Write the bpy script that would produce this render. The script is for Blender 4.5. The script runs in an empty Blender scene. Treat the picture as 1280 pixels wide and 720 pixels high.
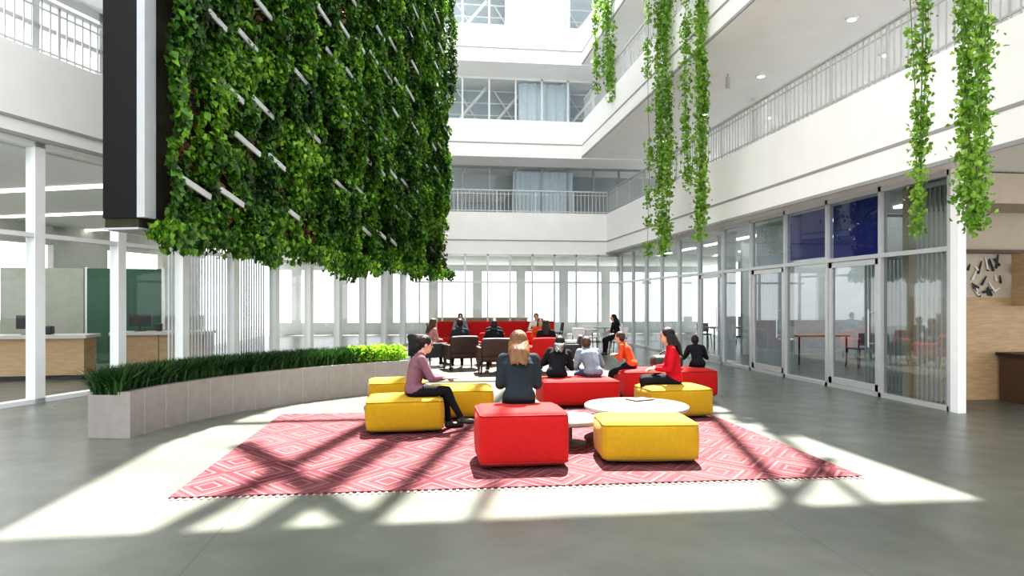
import bpy, bmesh, math, random
import numpy as np
from mathutils import Vector, Matrix, noise as mnoise
random.seed(7); rng=np.random.default_rng(7)
scene=bpy.context.scene
scene.unit_settings.scale_length=1.15   # one layout unit = 1.15 m

# ------------------------------------------------------------------ materials
def M(name,col,rough=0.5,metal=0.0,var=0.06,scale=6.0,bump=0.0,bscale=40.0,spec=0.5,emit=0.0,sheen=0.0,stretch=None):
    m=bpy.data.materials.new(name); m.use_nodes=True
    nt=m.node_tree; N=nt.nodes; L=nt.links
    b=N['Principled BSDF']
    b.inputs['Roughness'].default_value=rough; b.inputs['Metallic'].default_value=metal
    b.inputs['Specular IOR Level'].default_value=spec
    if sheen: b.inputs['Sheen Weight'].default_value=sheen
    tc=N.new('ShaderNodeTexCoord'); src=tc.outputs['Object']
    if stretch:
        mp=N.new('ShaderNodeMapping'); mp.inputs['Scale'].default_value=stretch
        L.new(src,mp.inputs['Vector']); src=mp.outputs['Vector']
    nz=N.new('ShaderNodeTexNoise'); nz.inputs['Scale'].default_value=scale; nz.inputs['Detail'].default_value=5
    L.new(src,nz.inputs['Vector'])
    r=N.new('ShaderNodeValToRGB')
    c=col
    r.color_ramp.elements[0].position=0.3; r.color_ramp.elements[1].position=0.7
    r.color_ramp.elements[0].color=(c[0]*(1-var),c[1]*(1-var),c[2]*(1-var),1)
    r.color_ramp.elements[1].color=(min(1,c[0]*(1+var)),min(1,c[1]*(1+var)),min(1,c[2]*(1+var)),1)
    L.new(nz.outputs['Fac'],r.inputs['Fac']); L.new(r.outputs['Color'],b.inputs['Base Color'])
    if emit:
        L.new(r.outputs['Color'],b.inputs['Emission Color']); b.inputs['Emission Strength'].default_value=emit
    if bump:
        n2=N.new('ShaderNodeTexNoise'); n2.inputs['Scale'].default_value=bscale; n2.inputs['Detail'].default_value=3
        L.new(src,n2.inputs['Vector'])
        bp=N.new('ShaderNodeBump'); bp.inputs['Strength'].default_value=bump; bp.inputs['Distance'].default_value=0.02
        L.new(n2.outputs['Fac'],bp.inputs['Height']); L.new(bp.outputs['Normal'],b.inputs['Normal'])
    return m

def glass(name,tint,f0=0.06,mx_=0.6,pw=3.0):
    m=bpy.data.materials.new(name); m.use_nodes=True
    nt=m.node_tree; N=nt.nodes; L=nt.links; N.clear()
    o=N.new('ShaderNodeOutputMaterial'); mx=N.new('ShaderNodeMixShader')
    t=N.new('ShaderNodeBsdfTransparent'); g=N.new('ShaderNodeBsdfGlossy'); g.inputs['Roughness'].default_value=0.02
    t.inputs['Color'].default_value=(*tint,1)
    lw=N.new('ShaderNodeLayerWeight'); lw.inputs['Blend'].default_value=0.5
    p=N.new('ShaderNodeMath'); p.operation='POWER'; p.inputs[1].default_value=pw
    a=N.new('ShaderNodeMath'); a.operation='MULTIPLY_ADD'; a.inputs[1].default_value=mx_; a.inputs[2].default_value=f0
    L.new(lw.outputs['Facing'],p.inputs[0]); L.new(p.outputs[0],a.inputs[0])
    L.new(a.outputs[0],mx.inputs[0]); L.new(t.outputs[0],mx.inputs[1]); L.new(g.outputs[0],mx.inputs[2])
    L.new(mx.outputs[0],o.inputs['Surface'])
    return m

def leafmat(name,cols,trans=0.35,nscale=1.3,namp=1.1):
    m=bpy.data.materials.new(name); m.use_nodes=True
    nt=m.node_tree; N=nt.nodes; L=nt.links
    b=N['Principled BSDF']; b.inputs['Roughness'].default_value=0.45; o=N['Material Output']
    g=N.new('ShaderNodeNewGeometry'); tc=N.new('ShaderNodeTexCoord')
    nz=N.new('ShaderNodeTexNoise'); nz.inputs['Scale'].default_value=nscale; nz.inputs['Detail'].default_value=2
    L.new(tc.outputs['Object'],nz.inputs['Vector'])
    a=N.new('ShaderNodeMath'); a.operation='MULTIPLY_ADD'; a.inputs[1].default_value=0.6
    L.new(g.outputs['Random Per Island'],a.inputs[0])
    s=N.new('ShaderNodeMath'); s.operation='MULTIPLY_ADD'; s.inputs[1].default_value=namp; s.inputs[2].default_value=0.2-namp*0.5
    L.new(nz.outputs['Fac'],s.inputs[0]); L.new(s.outputs[0],a.inputs[2])
    r=N.new('ShaderNodeValToRGB')
    while len(r.color_ramp.elements)<len(cols): r.color_ramp.elements.new(0.5)
    for i,c in enumerate(cols):
        r.color_ramp.elements[i].position=i/(len(cols)-1); r.color_ramp.elements[i].color=(*c,1)
    L.new(a.outputs[0],r.inputs['Fac']); L.new(r.outputs['Color'],b.inputs['Base Color'])
    t=N.new('ShaderNodeBsdfTranslucent'); L.new(r.outputs['Color'],t.inputs['Color'])
    mx=N.new('ShaderNodeMixShader'); mx.inputs[0].default_value=trans
    L.new(b.outputs[0],mx.inputs[1]); L.new(t.outputs[0],mx.inputs[2]); L.new(mx.outputs[0],o.inputs['Surface'])
    return m

white=M('white_plaster',(0.90,0.90,0.89),0.6,var=0.02,scale=2)
trimgrey=M('trim_grey',(0.34,0.34,0.34),0.5)
alu=M('aluminium_frame',(0.54,0.56,0.57),0.35,metal=0.3,var=0.03)
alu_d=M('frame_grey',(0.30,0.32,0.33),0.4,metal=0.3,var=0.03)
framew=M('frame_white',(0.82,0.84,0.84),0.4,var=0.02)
railm=M('railing_paint',(0.60,0.61,0.61),0.4,var=0.02)
gl_clear=glass('glass_clear',(0.94,0.97,0.97),0.04,0.5,4.0)
gl_dark=glass('glass_tinted',(0.58,0.64,0.65),0.08,0.6,3.0)
black=M('black_panel',(0.006,0.006,0.007),0.5,var=0.1,spec=0.2)
greyp=M('grey_edge_panel',(0.40,0.42,0.44),0.5,var=0.04)
stone=M('planter_stone',(0.26,0.24,0.225),0.6,var=0.08,scale=10,bump=0.1)
soil=M('soil',(0.03,0.022,0.015),0.9,var=0.3,bump=0.5)
yellow=M('fabric_mustard',(0.38,0.235,0.009),0.85,var=0.07,scale=25,bump=0.25,bscale=220,sheen=0.1,spec=0.2)
red=M('fabric_red',(0.38,0.011,0.011),0.85,var=0.07,scale=25,bump=0.25,bscale=220,sheen=0.05,spec=0.2)
seam_y=M('seam_mustard',(0.26,0.155,0.008),0.8)
seam_r=M('seam_red',(0.24,0.008,0.01),0.8)
tabletop=M('table_white',(0.50,0.48,0.45),0.3,var=0.03)
tabledark=M('table_base_dark',(0.06,0.06,0.06),0.4)
wood=M('wood_light',(0.46,0.31,0.17),0.5,var=0.15,scale=5,stretch=(1,1,8))
woodd=M('wood_dark',(0.09,0.045,0.028),0.5,var=0.2,scale=5)
tan=M('wall_tan',(0.52,0.44,0.35),0.7,var=0.05)
blue=M('blue_panel',(0.035,0.04,0.32),0.5,var=0.05)
greenp=M('green_partition',(0.025,0.085,0.05),0.6,var=0.05)
darkm=M('dark_plastic',(0.02,0.02,0.022),0.5)
lampm=M('lamp_emissive',(1.0,0.96,0.88),0.5,var=0.0,emit=4.0)
blindm=M('blind_fabric',(0.58,0.61,0.64),0.7,var=0.03)
paper=M('paper',(0.75,0.74,0.70),0.7)
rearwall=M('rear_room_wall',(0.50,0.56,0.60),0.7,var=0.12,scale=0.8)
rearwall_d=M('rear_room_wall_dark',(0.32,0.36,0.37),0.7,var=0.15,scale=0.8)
leaf_wall=leafmat('leaf_green_wall',[(0.006,0.022,0.003),(0.026,0.090,0.007),(0.09,0.24,0.015),(0.30,0.52,0.05)],0.3,1.6,1.7)
leaf_dry=leafmat('leaf_dry',[(0.05,0.025,0.01),(0.14,0.07,0.028),(0.25,0.14,0.06)],0.2)
leaf_vine=leafmat('leaf_vine',[(0.05,0.13,0.01),(0.14,0.30,0.03),(0.26,0.46,0.06),(0.40,0.58,0.12)],0.4)
leaf_shrub=leafmat('leaf_shrub',[(0.15,0.33,0.02),(0.3,0.55,0.04),(0.45,0.68,0.08)],0.4)
grassm=leafmat('grass_dark',[(0.004,0.018,0.004),(0.012,0.05,0.008),(0.04,0.13,0.015)],0.2)
stemm=M('vine_stem',(0.10,0.16,0.04),0.7)
backing=M('wall_substrate',(0.035,0.03,0.018),0.9,var=0.6,scale=3,bump=0.6,bscale=14)

def floor_mat():
    m=bpy.data.materials.new('polished_concrete'); m.use_nodes=True
    nt=m.node_tree; N=nt.nodes; L=nt.links; b=N['Principled BSDF']
    tc=N.new('ShaderNodeTexCoord')
    n1=N.new('ShaderNodeTexNoise'); n1.inputs['Scale'].default_value=0.9; n1.inputs['Detail'].default_value=8; n1.inputs['Roughness'].default_value=0.65
    L.new(tc.outputs['Object'],n1.inputs['Vector'])
    r=N.new('ShaderNodeValToRGB'); r.color_ramp.elements[0].position=0.32; r.color_ramp.elements[1].position=0.7
    r.color_ramp.elements[0].color=(0.086,0.092,0.079,1); r.color_ramp.elements[1].color=(0.142,0.150,0.131,1)
    L.new(n1.outputs['Fac'],r.inputs['Fac'])
    br=N.new('ShaderNodeTexBrick'); br.offset=0.0; br.inputs['Scale'].default_value=1.0
    br.inputs['Brick Width'].default_value=3.4; br.inputs['Row Height'].default_value=3.4; br.inputs['Mortar Size'].default_value=0.006
    br.inputs['Color1'].default_value=(1,1,1,1); br.inputs['Color2'].default_value=(1,1,1,1); br.inputs['Mortar'].default_value=(0.72,0.72,0.72,1)
    mp=N.new('ShaderNodeMapping'); mp.inputs['Location'].default_value=(1.2,0.6,0)
    L.new(tc.outputs['Object'],mp.inputs['Vector']); L.new(mp.outputs['Vector'],br.inputs['Vector'])
    mx=N.new('ShaderNodeMix'); mx.data_type='RGBA'; mx.blend_type='MULTIPLY'; mx.inputs[0].default_value=1
    L.new(r.outputs['Color'],mx.inputs[6]); L.new(br.outputs['Color'],mx.inputs[7]); L.new(mx.outputs[2],b.inputs['Base Color'])
    n2=N.new('ShaderNodeTexNoise'); n2.inputs['Scale'].default_value=3.5; n2.inputs['Detail'].default_value=6
    L.new(tc.outputs['Object'],n2.inputs['Vector'])
    mr=N.new('ShaderNodeMapRange'); mr.inputs['To Min'].default_value=0.22; mr.inputs['To Max'].default_value=0.42
    L.new(n2.outputs['Fac'],mr.inputs['Value']); L.new(mr.outputs[0],b.inputs['Roughness'])
    b.inputs['Specular IOR Level'].default_value=0.45
    return m
floorm=floor_mat()

def rug_mat():
    m=bpy.data.materials.new('rug_weave'); m.use_nodes=True
    nt=m.node_tree; N=nt.nodes; L=nt.links; b=N['Principled BSDF']; b.inputs['Roughness'].default_value=0.95
    b.inputs['Specular IOR Level'].default_value=0.1
    tc=N.new('ShaderNodeTexCoord'); sp=N.new('ShaderNodeSeparateXYZ')
    nd=N.new('ShaderNodeTexNoise'); nd.inputs['Scale'].default_value=40
    L.new(tc.outputs['Object'],nd.inputs['Vector'])
    ad=N.new('ShaderNodeVectorMath'); ad.operation='MULTIPLY_ADD'; ad.inputs[1].default_value=(0.012,0.012,0.0)
    L.new(nd.outputs['Color'],ad.inputs[0]); L.new(tc.outputs['Object'],ad.inputs[2]); L.new(ad.outputs[0],sp.inputs[0])
    def math_(op,a,bv=None,c=None):
        n=N.new('ShaderNodeMath'); n.operation=op
        for i,v in enumerate((a,bv,c)):
            if v is None: continue
            if isinstance(v,(int,float)): n.inputs[i].default_value=v
            else: L.new(v,n.inputs[i])
        return n.outputs[0]
    def tri(src,f,ph=0.0): return math_('ABSOLUTE',math_('SUBTRACT',math_('FRACT',math_('MULTIPLY_ADD',src,f,ph)),0.5))
    d1=math_('ADD',tri(sp.outputs['X'],1.55),tri(sp.outputs['Y'],1.25))
    v=math_('FRACT',math_('MULTIPLY',d1,2.1))
    r=N.new('ShaderNodeValToRGB'); r.color_ramp.interpolation='CONSTANT'
    cols=[(0,(0.080,0.018,0.026)),(0.24,(0.170,0.070,0.074)),(0.34,(0.062,0.015,0.022)),(0.46,(0.120,0.038,0.046)),(0.66,(0.190,0.092,0.092)),(0.74,(0.085,0.022,0.030)),(0.86,(0.135,0.048,0.053))]
    while len(r.color_ramp.elements)<len(cols): r.color_ramp.elements.new(0.5)
    for i,(p,c) in enumerate(cols): r.color_ramp.elements[i].position=p; r.color_ramp.elements[i].color=(*c,1)
    L.new(v,r.inputs['Fac'])
    n3=N.new('ShaderNodeTexNoise'); n3.inputs['Scale'].default_value=0.8; n3.inputs['Detail'].default_value=4
    L.new(tc.outputs['Object'],n3.inputs['Vector'])
    mr=N.new('ShaderNodeMapRange'); mr.inputs['From Min'].default_value=0.42; mr.inputs['From Max'].default_value=0.65; mr.inputs['To Min'].default_value=0.1; mr.inputs['To Max'].default_value=0.55
    L.new(n3.outputs['Fac'],mr.inputs['Value'])
    mx=N.new('ShaderNodeMix'); mx.data_type='RGBA'; L.new(mr.outputs[0],mx.inputs[0])
    L.new(r.outputs['Color'],mx.inputs[6]); mx.inputs[7].default_value=(0.150,0.064,0.068,1)
    n4=N.new('ShaderNodeTexNoise'); n4.inputs['Scale'].default_value=60
    L.new(tc.outputs['Object'],n4.inputs['Vector'])
    m2=N.new('ShaderNodeMix'); m2.data_type='RGBA'; m2.blend_type='SOFT_LIGHT'; m2.inputs[0].default_value=0.5
    L.new(mx.outputs[2],m2.inputs[6]); L.new(n4.outputs['Fac'],m2.inputs[7]); L.new(m2.outputs[2],b.inputs['Base Color'])
    bp=N.new('ShaderNodeBump'); bp.inputs['Strength'].default_value=0.4; bp.inputs['Distance'].default_value=0.01
    L.new(n4.outputs['Fac'],bp.inputs['Height']); L.new(bp.outputs[0],b.inputs['Normal'])
    return m
rugm=rug_mat()

# ------------------------------------------------------------------ mesh builder
class MB:
    def __init__(s): s.v=[]; s.f=[]; s.m=[]
    def add(s,V,F,mi=0):
        o=len(s.v); s.v.extend([tuple(p) for p in V]); s.f.extend([tuple(i+o for i in f) for f in F]); s.m.extend([mi]*len(F))
    def box(s,x0,x1,y0,y1,z0,z1,mi=0,R=None):
        V=[Vector((x,y,z)) for z in (z0,z1) for y in (y0,y1) for x in (x0,x1)]
        if R is not None: V=[R@p for p in V]
        s.add(V,[(0,2,3,1),(4,5,7,6),(0,1,5,4),(2,6,7,3),(0,4,6,2),(1,3,7,5)],mi)
    def capsule(s,p0,r0,p1,r1,n=12,side=None,sx=1,sy=1,mi=0,k=3):
        p0=Vector(p0); p1=Vector(p1); a=(p1-p0)
        if a.length<1e-6: a=Vector((0,0,1))
        a.normalize()
        u=Vector(side) if side is not None else Vector((1,0,0))
        u=u-a*u.dot(a)
        if u.length<1e-3: u=Vector((0,1,0))-a*a.y
        u.normalize(); w=a.cross(u)
        rings=[(p0,r0,-math.pi/2*(1-i/k)) for i in range(1,k+1)]+[(p1,r1,math.pi/2*i/k) for i in range(0,k)]
        V=[p0-a*r0*min(sx,sy,1)]
        for c,r,ph in rings:
            for j in range(n):
                t=2*math.pi*j/n
                V.append(c+(u*math.cos(t)*sx+w*math.sin(t)*sy)*r*math.cos(ph)+a*r*math.sin(ph)*min(sx,sy,1))
        V.append(p1+a*r1*min(sx,sy,1)); e=len(V)-1; F=[]
        for j in range(n): F.append((0,1+(j+1)%n,1+j))
        for i in range(len(rings)-1):
            for j in range(n):
                F.append((1+i*n+j,1+i*n+(j+1)%n,1+(i+1)*n+(j+1)%n,1+(i+1)*n+j))
        b=1+(len(rings)-1)*n
        for j in range(n): F.append((b+j,b+(j+1)%n,e))
        s.add(V,F,mi)
    def ell(s,c,rad,R=None,mi=0,n=16,k=10):
        c=Vector(c); V=[]; F=[]
        V.append(Vector((0,0,-rad[2])))
        for i in range(1,k):
            ph=-math.pi/2+math.pi*i/k
            for j in range(n):
                t=2*math.pi*j/n; V.append(Vector((rad[0]*math.cos(ph)*math.cos(t),rad[1]*math.cos(ph)*math.sin(t),rad[2]*math.sin(ph))))
        V.append(Vector((0,0,rad[2])))
        if R is not None: V=[R@p for p in V]
        V=[p+c for p in V]; e=len(V)-1
        for j in range(n): F.append((0,1+(j+1)%n,1+j))
        for i in range(k-2):
            for j in range(n): F.append((1+i*n+j,1+i*n+(j+1)%n,1+(i+1)*n+(j+1)%n,1+(i+1)*n+j))
        b=1+(k-2)*n
        for j in range(n): F.append((b+j,b+(j+1)%n,e))
        s.add(V,F,mi)
    def tube(s,p0,p1,r,n=8,mi=0,r1=None):
        p0=Vector(p0); p1=Vector(p1); a=(p1-p0).normalized(); u=a.orthogonal().normalized(); w=a.cross(u); r1=r if r1 is None else r1
        V=[p0+(u*math.cos(2*math.pi*j/n)+w*math.sin(2*math.pi*j/n))*r for j in range(n)]+[p1+(u*math.cos(2*math.pi*j/n)+w*math.sin(2*math.pi*j/n))*r1 for j in range(n)]
        F=[(j,(j+1)%n,n+(j+1)%n,n+j) for j in range(n)]+[tuple(range(n-1,-1,-1)),tuple(range(n,2*n))]
        s.add(V,F,mi)
    def lathe(s,c,prof,n=40,mi=0):
        c=Vector(c); V=[]; F=[]
        for r,z in prof:
            for j in range(n):
                t=2*math.pi*j/n; V.append(c+Vector((r*math.cos(t),r*math.sin(t),z)))
        for i in range(len(prof)-1):
            for j in range(n): F.append((i*n+j,i*n+(j+1)%n,(i+1)*n+(j+1)%n,(i+1)*n+j))
        F.append(tuple(range(n-1,-1,-1))); F.append(tuple((len(prof)-1)*n+j for j in range(n)))
        s.add(V,F,mi)
    def rbox(s,c,size,r=0.05,bulge=0.0,R=None,mi=0):
        c=Vector(c); h=Vector(size)/2; r=min(r,min(h)*0.95)
        def samp(H):
            a=list(np.linspace(-H,-(H-r),4)); b=list(np.linspace(-(H-r),H-r,7))[1:-1]; return a+b+list(np.linspace(H-r,H,4))
        for ax in range(3):
            u,v=(ax+1)%3,(ax+2)%3
            su,sv=samp(h[u]),samp(h[v])
            for sg in (1,-1):
                V=[];F=[]
                for a in su:
                    for b in sv:
                        p=Vector((0,0,0)); p[ax]=h[ax]*sg; p[u]=a; p[v]=b
                        q=Vector([max(-(h[i]-r),min(h[i]-r,p[i])) for i in range(3)])
                        d=(p-q).normalized(); w=q+d*r
                        w+=d*bulge*(1-(a/h[u])**2)*(1-(b/h[v])**2)
                        V.append(w)
                nv=len(sv)
                for i in range(len(su)-1):
                    for j in range(nv-1):
                        q4=(i*nv+j,(i+1)*nv+j,(i+1)*nv+j+1,i*nv+j+1)
                        F.append(q4 if sg==1 else q4[::-1])
                if R is not None: V=[R@p for p in V]
                s.add([p+c for p in V],F,mi)
    def mesh(s,name,mats,smooth=False,weld=False):
        me=bpy.data.meshes.new(name); me.from_pydata(s.v,[],s.f)
        for m in mats: me.materials.append(m)
        me.polygons.foreach_set('material_index',s.m)
        if weld:
            bm=bmesh.new(); bm.from_mesh(me); bmesh.ops.remove_doubles(bm,verts=bm.verts,dist=1e-4); bm.to_mesh(me); bm.free()
        if smooth: me.polygons.foreach_set('use_smooth',[True]*len(me.polygons))
        me.update(); return me
    def obj(s,name,mats,loc=(0,0,0),rz=0,smooth=False,weld=False):
        o=bpy.data.objects.new(name,s.mesh(name,mats,smooth,weld)); scene.collection.objects.link(o)
        o.location=loc; o.rotation_euler=(0,0,rz)
        return o

def simple(name,b,mat):
    m=MB(); m.box(*b); return m.obj(name,[mat])

# ------------------------------------------------------------------ shell
XR=6.5; YB=22.6
f=simple('floor',(-22,16,-4,36,-0.3,0),floorm)

LV=[(3.0,4.35,6.15),(6.24,7.44,5.3),(9.4,10.6,5.3)]
for i,(z0,z1,x) in enumerate(LV):
    m=MB(); m.box(x,12.5,-3,YB,z0,z1,0)
    m.obj('balcony_slab',[white])
    t=MB(); t.box(x-0.012,x+0.02,-3,YB,z0+0.40,z0+0.44,0); t.box(x-0.012,x+0.02,-3,YB,z0-0.002,z0+0.05,0)
    t.obj('trim_%d'%(i+1),[trimgrey])
for i,(z0,z1,_) in enumerate(LV):
    x1=12.5
    m=MB(); m.box(-6,x1,YB,YB+3.5,z0-0.04,z1,0); m.obj('balcony_slab',[white])
    t=MB(); t.box(-2,LV[i][2],YB-0.012,YB+0.02,z0+0.40,z0+0.44,0); t.obj('trim_%d'%(i+4),[trimgrey])
m=MB()
for (za,zb) in ((4.35,6.24),(7.44,9.4),(10.6,12.9)):
    m.box(10.4,10.6,-3,YB,za,za+0.25,0)
    m.box(10.4,10.6,-3,YB,zb-0.35,zb,0)
    y=-3
    while y<YB:
        m.box(10.4,10.6,y,y+0.9,za,zb,0); y+=2.6
m.obj('wall_right',[white])
for y in (8.2,15.5,21.8):
    for (za,zb) in ((4.35,6.24),(7.44,9.4)):
        m=MB(); m.lathe((8.0,y,0),[(0.19,za),(0.19,zb)],24); m.obj('round_column',[white],smooth=False)
m=MB()
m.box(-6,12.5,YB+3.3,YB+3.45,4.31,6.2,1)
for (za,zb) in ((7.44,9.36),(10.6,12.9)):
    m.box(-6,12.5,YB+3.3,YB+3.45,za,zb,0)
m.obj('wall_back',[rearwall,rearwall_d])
m=MB()
m.box(-6,12.5,29.5,29.7,0,0.5); m.box(-6,12.5,29.5,29.7,2.7,3.0)
for x in np.arange(-5.5,12.5,1.9): m.box(x,x+0.4,29.5,29.7,0.5,2.7)
m.obj('wall_cafe',[M('cafe_wall',(0.66,0.68,0.69),0.7,var=0.08,scale=1.0)])
m=MB(); m.box(-6,12.5,YB+3.5,29.7,2.96,3.06); m.obj('ceiling_cafe',[white])
# roof with skylight
SY0=11.15; SX1=5.9
m=MB()
m.box(-12,-0.6,-1,26.3,12.9,13.2); m.box(SX1,12.5,-1,26.3,12.9,13.2); m.box(-0.6,SX1,-1,SY0,12.9,13.2); m.box(-0.6,SX1,24,26.3,12.9,13.2)
m.obj('ceiling',[white])
el=math.radians(61); az=math.radians(15)
m=MB()
for y in (14.9,18.6,21.6): m.box(-0.6,SX1,y-0.04,y+0.04,12.95,13.1)
for fx,w in ((-1.50,0.11),(-0.95,0.13),(-0.35,0.09),(0.30,0.05),(2.45,0.07),(2.95,0.05)):  # unseen bars added along the sun azimuth to cast streaks on the floor
    R=Matrix.Translation((fx+1.85,SY0,13.0))@Matrix.Rotation(-az,4,'Z')
    m.box(-w,w,-0.1,(6.5 if fx<0.3 else 5.0),-0.1,0.1,0,R)
for fx,fy,a,l,w in ((-0.9,5.3,-62,1.7,0.09),(2.9,4.9,48,0.9,0.05)):  # slanted bars, likewise added out of view for their shadows
    R=Matrix.Translation((fx+1.85,fy+6.9,13.0))@Matrix.Rotation(math.radians(a),4,'Z'); m.box(-l,l,-w,w,-0.1,0.1,0,R)
m.obj('skylight_frame_streak_bars',[framew])

def railing(name,p0,p1,z0,h=0.75,sp=0.13,mat=railm):
    p0=Vector((*p0,0)); p1=Vector((*p1,0)); L_=(p1-p0).length; a=math.atan2((p1-p0).y,(p1-p0).x)
    m=MB(); n=int(L_/sp)
    for i in range(n+1):
        x=i*L_/n; big=(i%10==0); w=0.02 if big else 0.009
        m.box(x-w,x+w,-w*0.8,w*0.8,z0,z0+h)
    m.box(0,L_,-0.035,0.035,z0+h,z0+h+0.035); m.box(0,L_,-0.012,0.012,z0+0.07,z0+0.095); m.box(0,L_,-0.012,0.012,z0+h-0.11,z0+h-0.09)
    return m.obj(name,[mat],loc=(p0.x,p0.y,0),rz=a)
railing('balcony_railing',(6.22,2.0),(6.22,YB-0.05),4.35,mat=M('railing_grey',(0.46,0.47,0.46),0.4,var=0.02))
railing('balcony_railing',(-1.5,YB+0.08),(6.2,YB+0.08),4.33)
railing('balcony_railing',(5.38,2.0),(5.38,YB-0.05),7.44)

# ------------------------------------------------------------------ glazed walls
def glazed(name,L_,ts,z1,transoms,fw=0.035,fd=0.05,mats=(alu,gl_dark),loc=(0,0,0),rz=0,sill=0.06,z0=0.0):
    m=MB()
    for t in ts: m.box(-fd,fd,t-fw,t+fw,z0,z1,0)
    for z in transoms: m.box(-fd*0.9,fd*0.9,0,L_,z-0.03,z+0.03,0)
    m.box(-fd,fd,0,L_,z0,z0+sill,0); m.box(-fd,fd,0,L_,z1-0.07,z1,0)
    m.add([(0,0,z0+sill),(0,L_,z0+sill),(0,L_,z1-0.07),(0,0,z1-0.07)],[(0,1,2,3)],1)
    return m.obj(name,list(mats),loc=loc,rz=rz)
Y0=7.7
ts=[i*1.3 for i in range(0,12)]
glazed('window_1',YB-Y0,ts,3.0,[2.02],loc=(XR,Y0,0),fw=0.03)
for k in (1,3,5):
    m=MB(); y=Y0+1.3*k
    for (a,b) in ((0.04,0.12),(1.18,1.26)): m.box(-0.03,0.03,y+a,y+b,0.065,1.98)
    m.box(-0.03,0.03,y+0.04,y+1.26,0.065,0.16); m.box(-0.03,0.03,y+0.04,y+1.26,1.90,1.98)
    m.tube((-0.08,y+0.2,0.7),(-0.08,y+0.2,1.25),0.012); m.tube((-0.08,y+0.2,0.75),(0,y+0.2,0.75),0.008); m.tube((-0.08,y+0.2,1.2),(0,y+0.2,1.2),0.008)
    m.obj('door_%d'%k,[alu],loc=(XR,0,0))
m=MB(); m.box(6.44,6.55,7.54,7.66,0,3.0); m.obj('square_column',[framew])
glazed('window_2',6.9,[0.0,0.75,1.5,2.25,3.0,3.75,4.5,5.25,6.0,6.75],2.96,[2.02],loc=(XR+0.1,YB,0),rz=math.pi/2,mats=(alu,gl_clear),fw=0.028)
for i,(za,zb) in enumerate(((4.35,6.2),(7.44,9.36),(10.6,12.9))):
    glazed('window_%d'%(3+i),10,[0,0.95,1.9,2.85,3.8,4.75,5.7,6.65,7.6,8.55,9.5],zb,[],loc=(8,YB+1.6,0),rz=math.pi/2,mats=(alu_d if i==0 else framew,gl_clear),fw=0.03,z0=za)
def curtain(name,L_,z0,z1,loc,rz,mat=blindm,amp=0.05,fq=18):
    m=MB(); n=int(L_*22); V=[];F=[]
    for i in range(n+1):
        y=i*L_/n; x=amp*math.sin(y*fq)
        V+= [(x,y,z0),(x,y,z1)]
    for i in range(n): F.append((2*i,2*i+2,2*i+3,2*i+1))
    m.add(V,F); return m.obj(name,[mat],loc=loc,rz=rz,smooth=True)
sheer=M('sheer_curtain',(0.66,0.74,0.82),0.8,var=0.04)
curtain('curtain',2.2,4.4,6.1,(5.4,YB+1.9,0),math.pi/2,sheer)
curtain('curtain',1.9,7.5,9.3,(5.3,YB+1.9,0),math.pi/2,sheer)
curtain('curtain',2.4,10.7,12.8,(5.3,YB+1.9,0),math.pi/2,sheer)
m=MB()  # struts behind the glass stand in for the roof truss reflected in it
for zb in (7.5,10.7):
    for k in range(6):
        x=-2+k*1.4
        m.tube((x,YB+2.6,zb),(x+1.5,YB+2.6,zb+1.8),0.06); m.tube((x+0.4,YB+2.9,zb+1.8),(x+1.6,YB+2.9,zb),0.03)
    for q in range(4): m.tube((-3,YB+2.7,zb+0.35+0.45*q),(8,YB+2.7,zb+0.35+0.45*q),0.02)
m.obj('truss_reflection',[framew])

# left angled wall
LO=(-5.37,9.49,0); LA=-math.radians(21.3)
ts=[0.49+1.39*k for k in range(-5,10)]
glazed('window_6',21.1,[t+7 for t in ts],3.5,[2.25],loc=(LO[0]-7*0.363,LO[1]-7*0.932,0),rz=LA,mats=(framew,gl_clear),fw=0.075,fd=0.08)
m=MB(); m.box(-2.2,0.12,-8,14.0,3.5,4.7,0); m.box(0.11,0.135,-8,14.0,3.72,3.76,1); m.box(0.11,0.135,-8,14.0,3.5,3.55,1)
m.obj('wall_left',[white,trimgrey],loc=LO,rz=LA)
for z0,z1 in ((6.24,7.44),(9.4,10.6)):
    m=MB(); m.box(-3,0.12,-8,14.0,z0,z1,0); m.obj('balcony_slab',[white],loc=LO,rz=LA)
m=MB()
for k in range(-6,12):
    t=0.2+1.25*k; m.box(-1.2,-1.1,t-0.07,t+0.07,4.7,6.24)
m.box(-1.2,-1.1,-8,14,5.55,5.62); m.box(-1.2,-1.1,-8,14,6.1,6.24); m.add([(-1.15,-8,4.7),(-1.15,14,4.7),(-1.15,14,6.2),(-1.15,-8,6.2)],[(0,1,2,3)],1)
m.obj('window_7',[framew,gl_clear],loc=LO,rz=LA)
d=Vector((math.sin(math.radians(21.3)),math.cos(math.radians(21.3))))
def LP(t,x=0): return (LO[0]+d.x*t+d.y*x, LO[1]+d.y*t-d.x*x)
railing('balcony_railing',LP(-7),LP(13),4.7,0.75)

m=MB()
for i in range(34):
    t=3.3+i*0.085
    R=Matrix.Translation((-0.3,t,0))@Matrix.Rotation(math.radians(-30),4,'Z')
    m.box(-0.035,0.035,-0.004,0.004,0.05,3.36,0,R)
m.box(-0.34,-0.26,3.2,6.2,3.36,3.40)
m.obj('vertical_blinds',[blindm],loc=LO,rz=LA)

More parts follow.
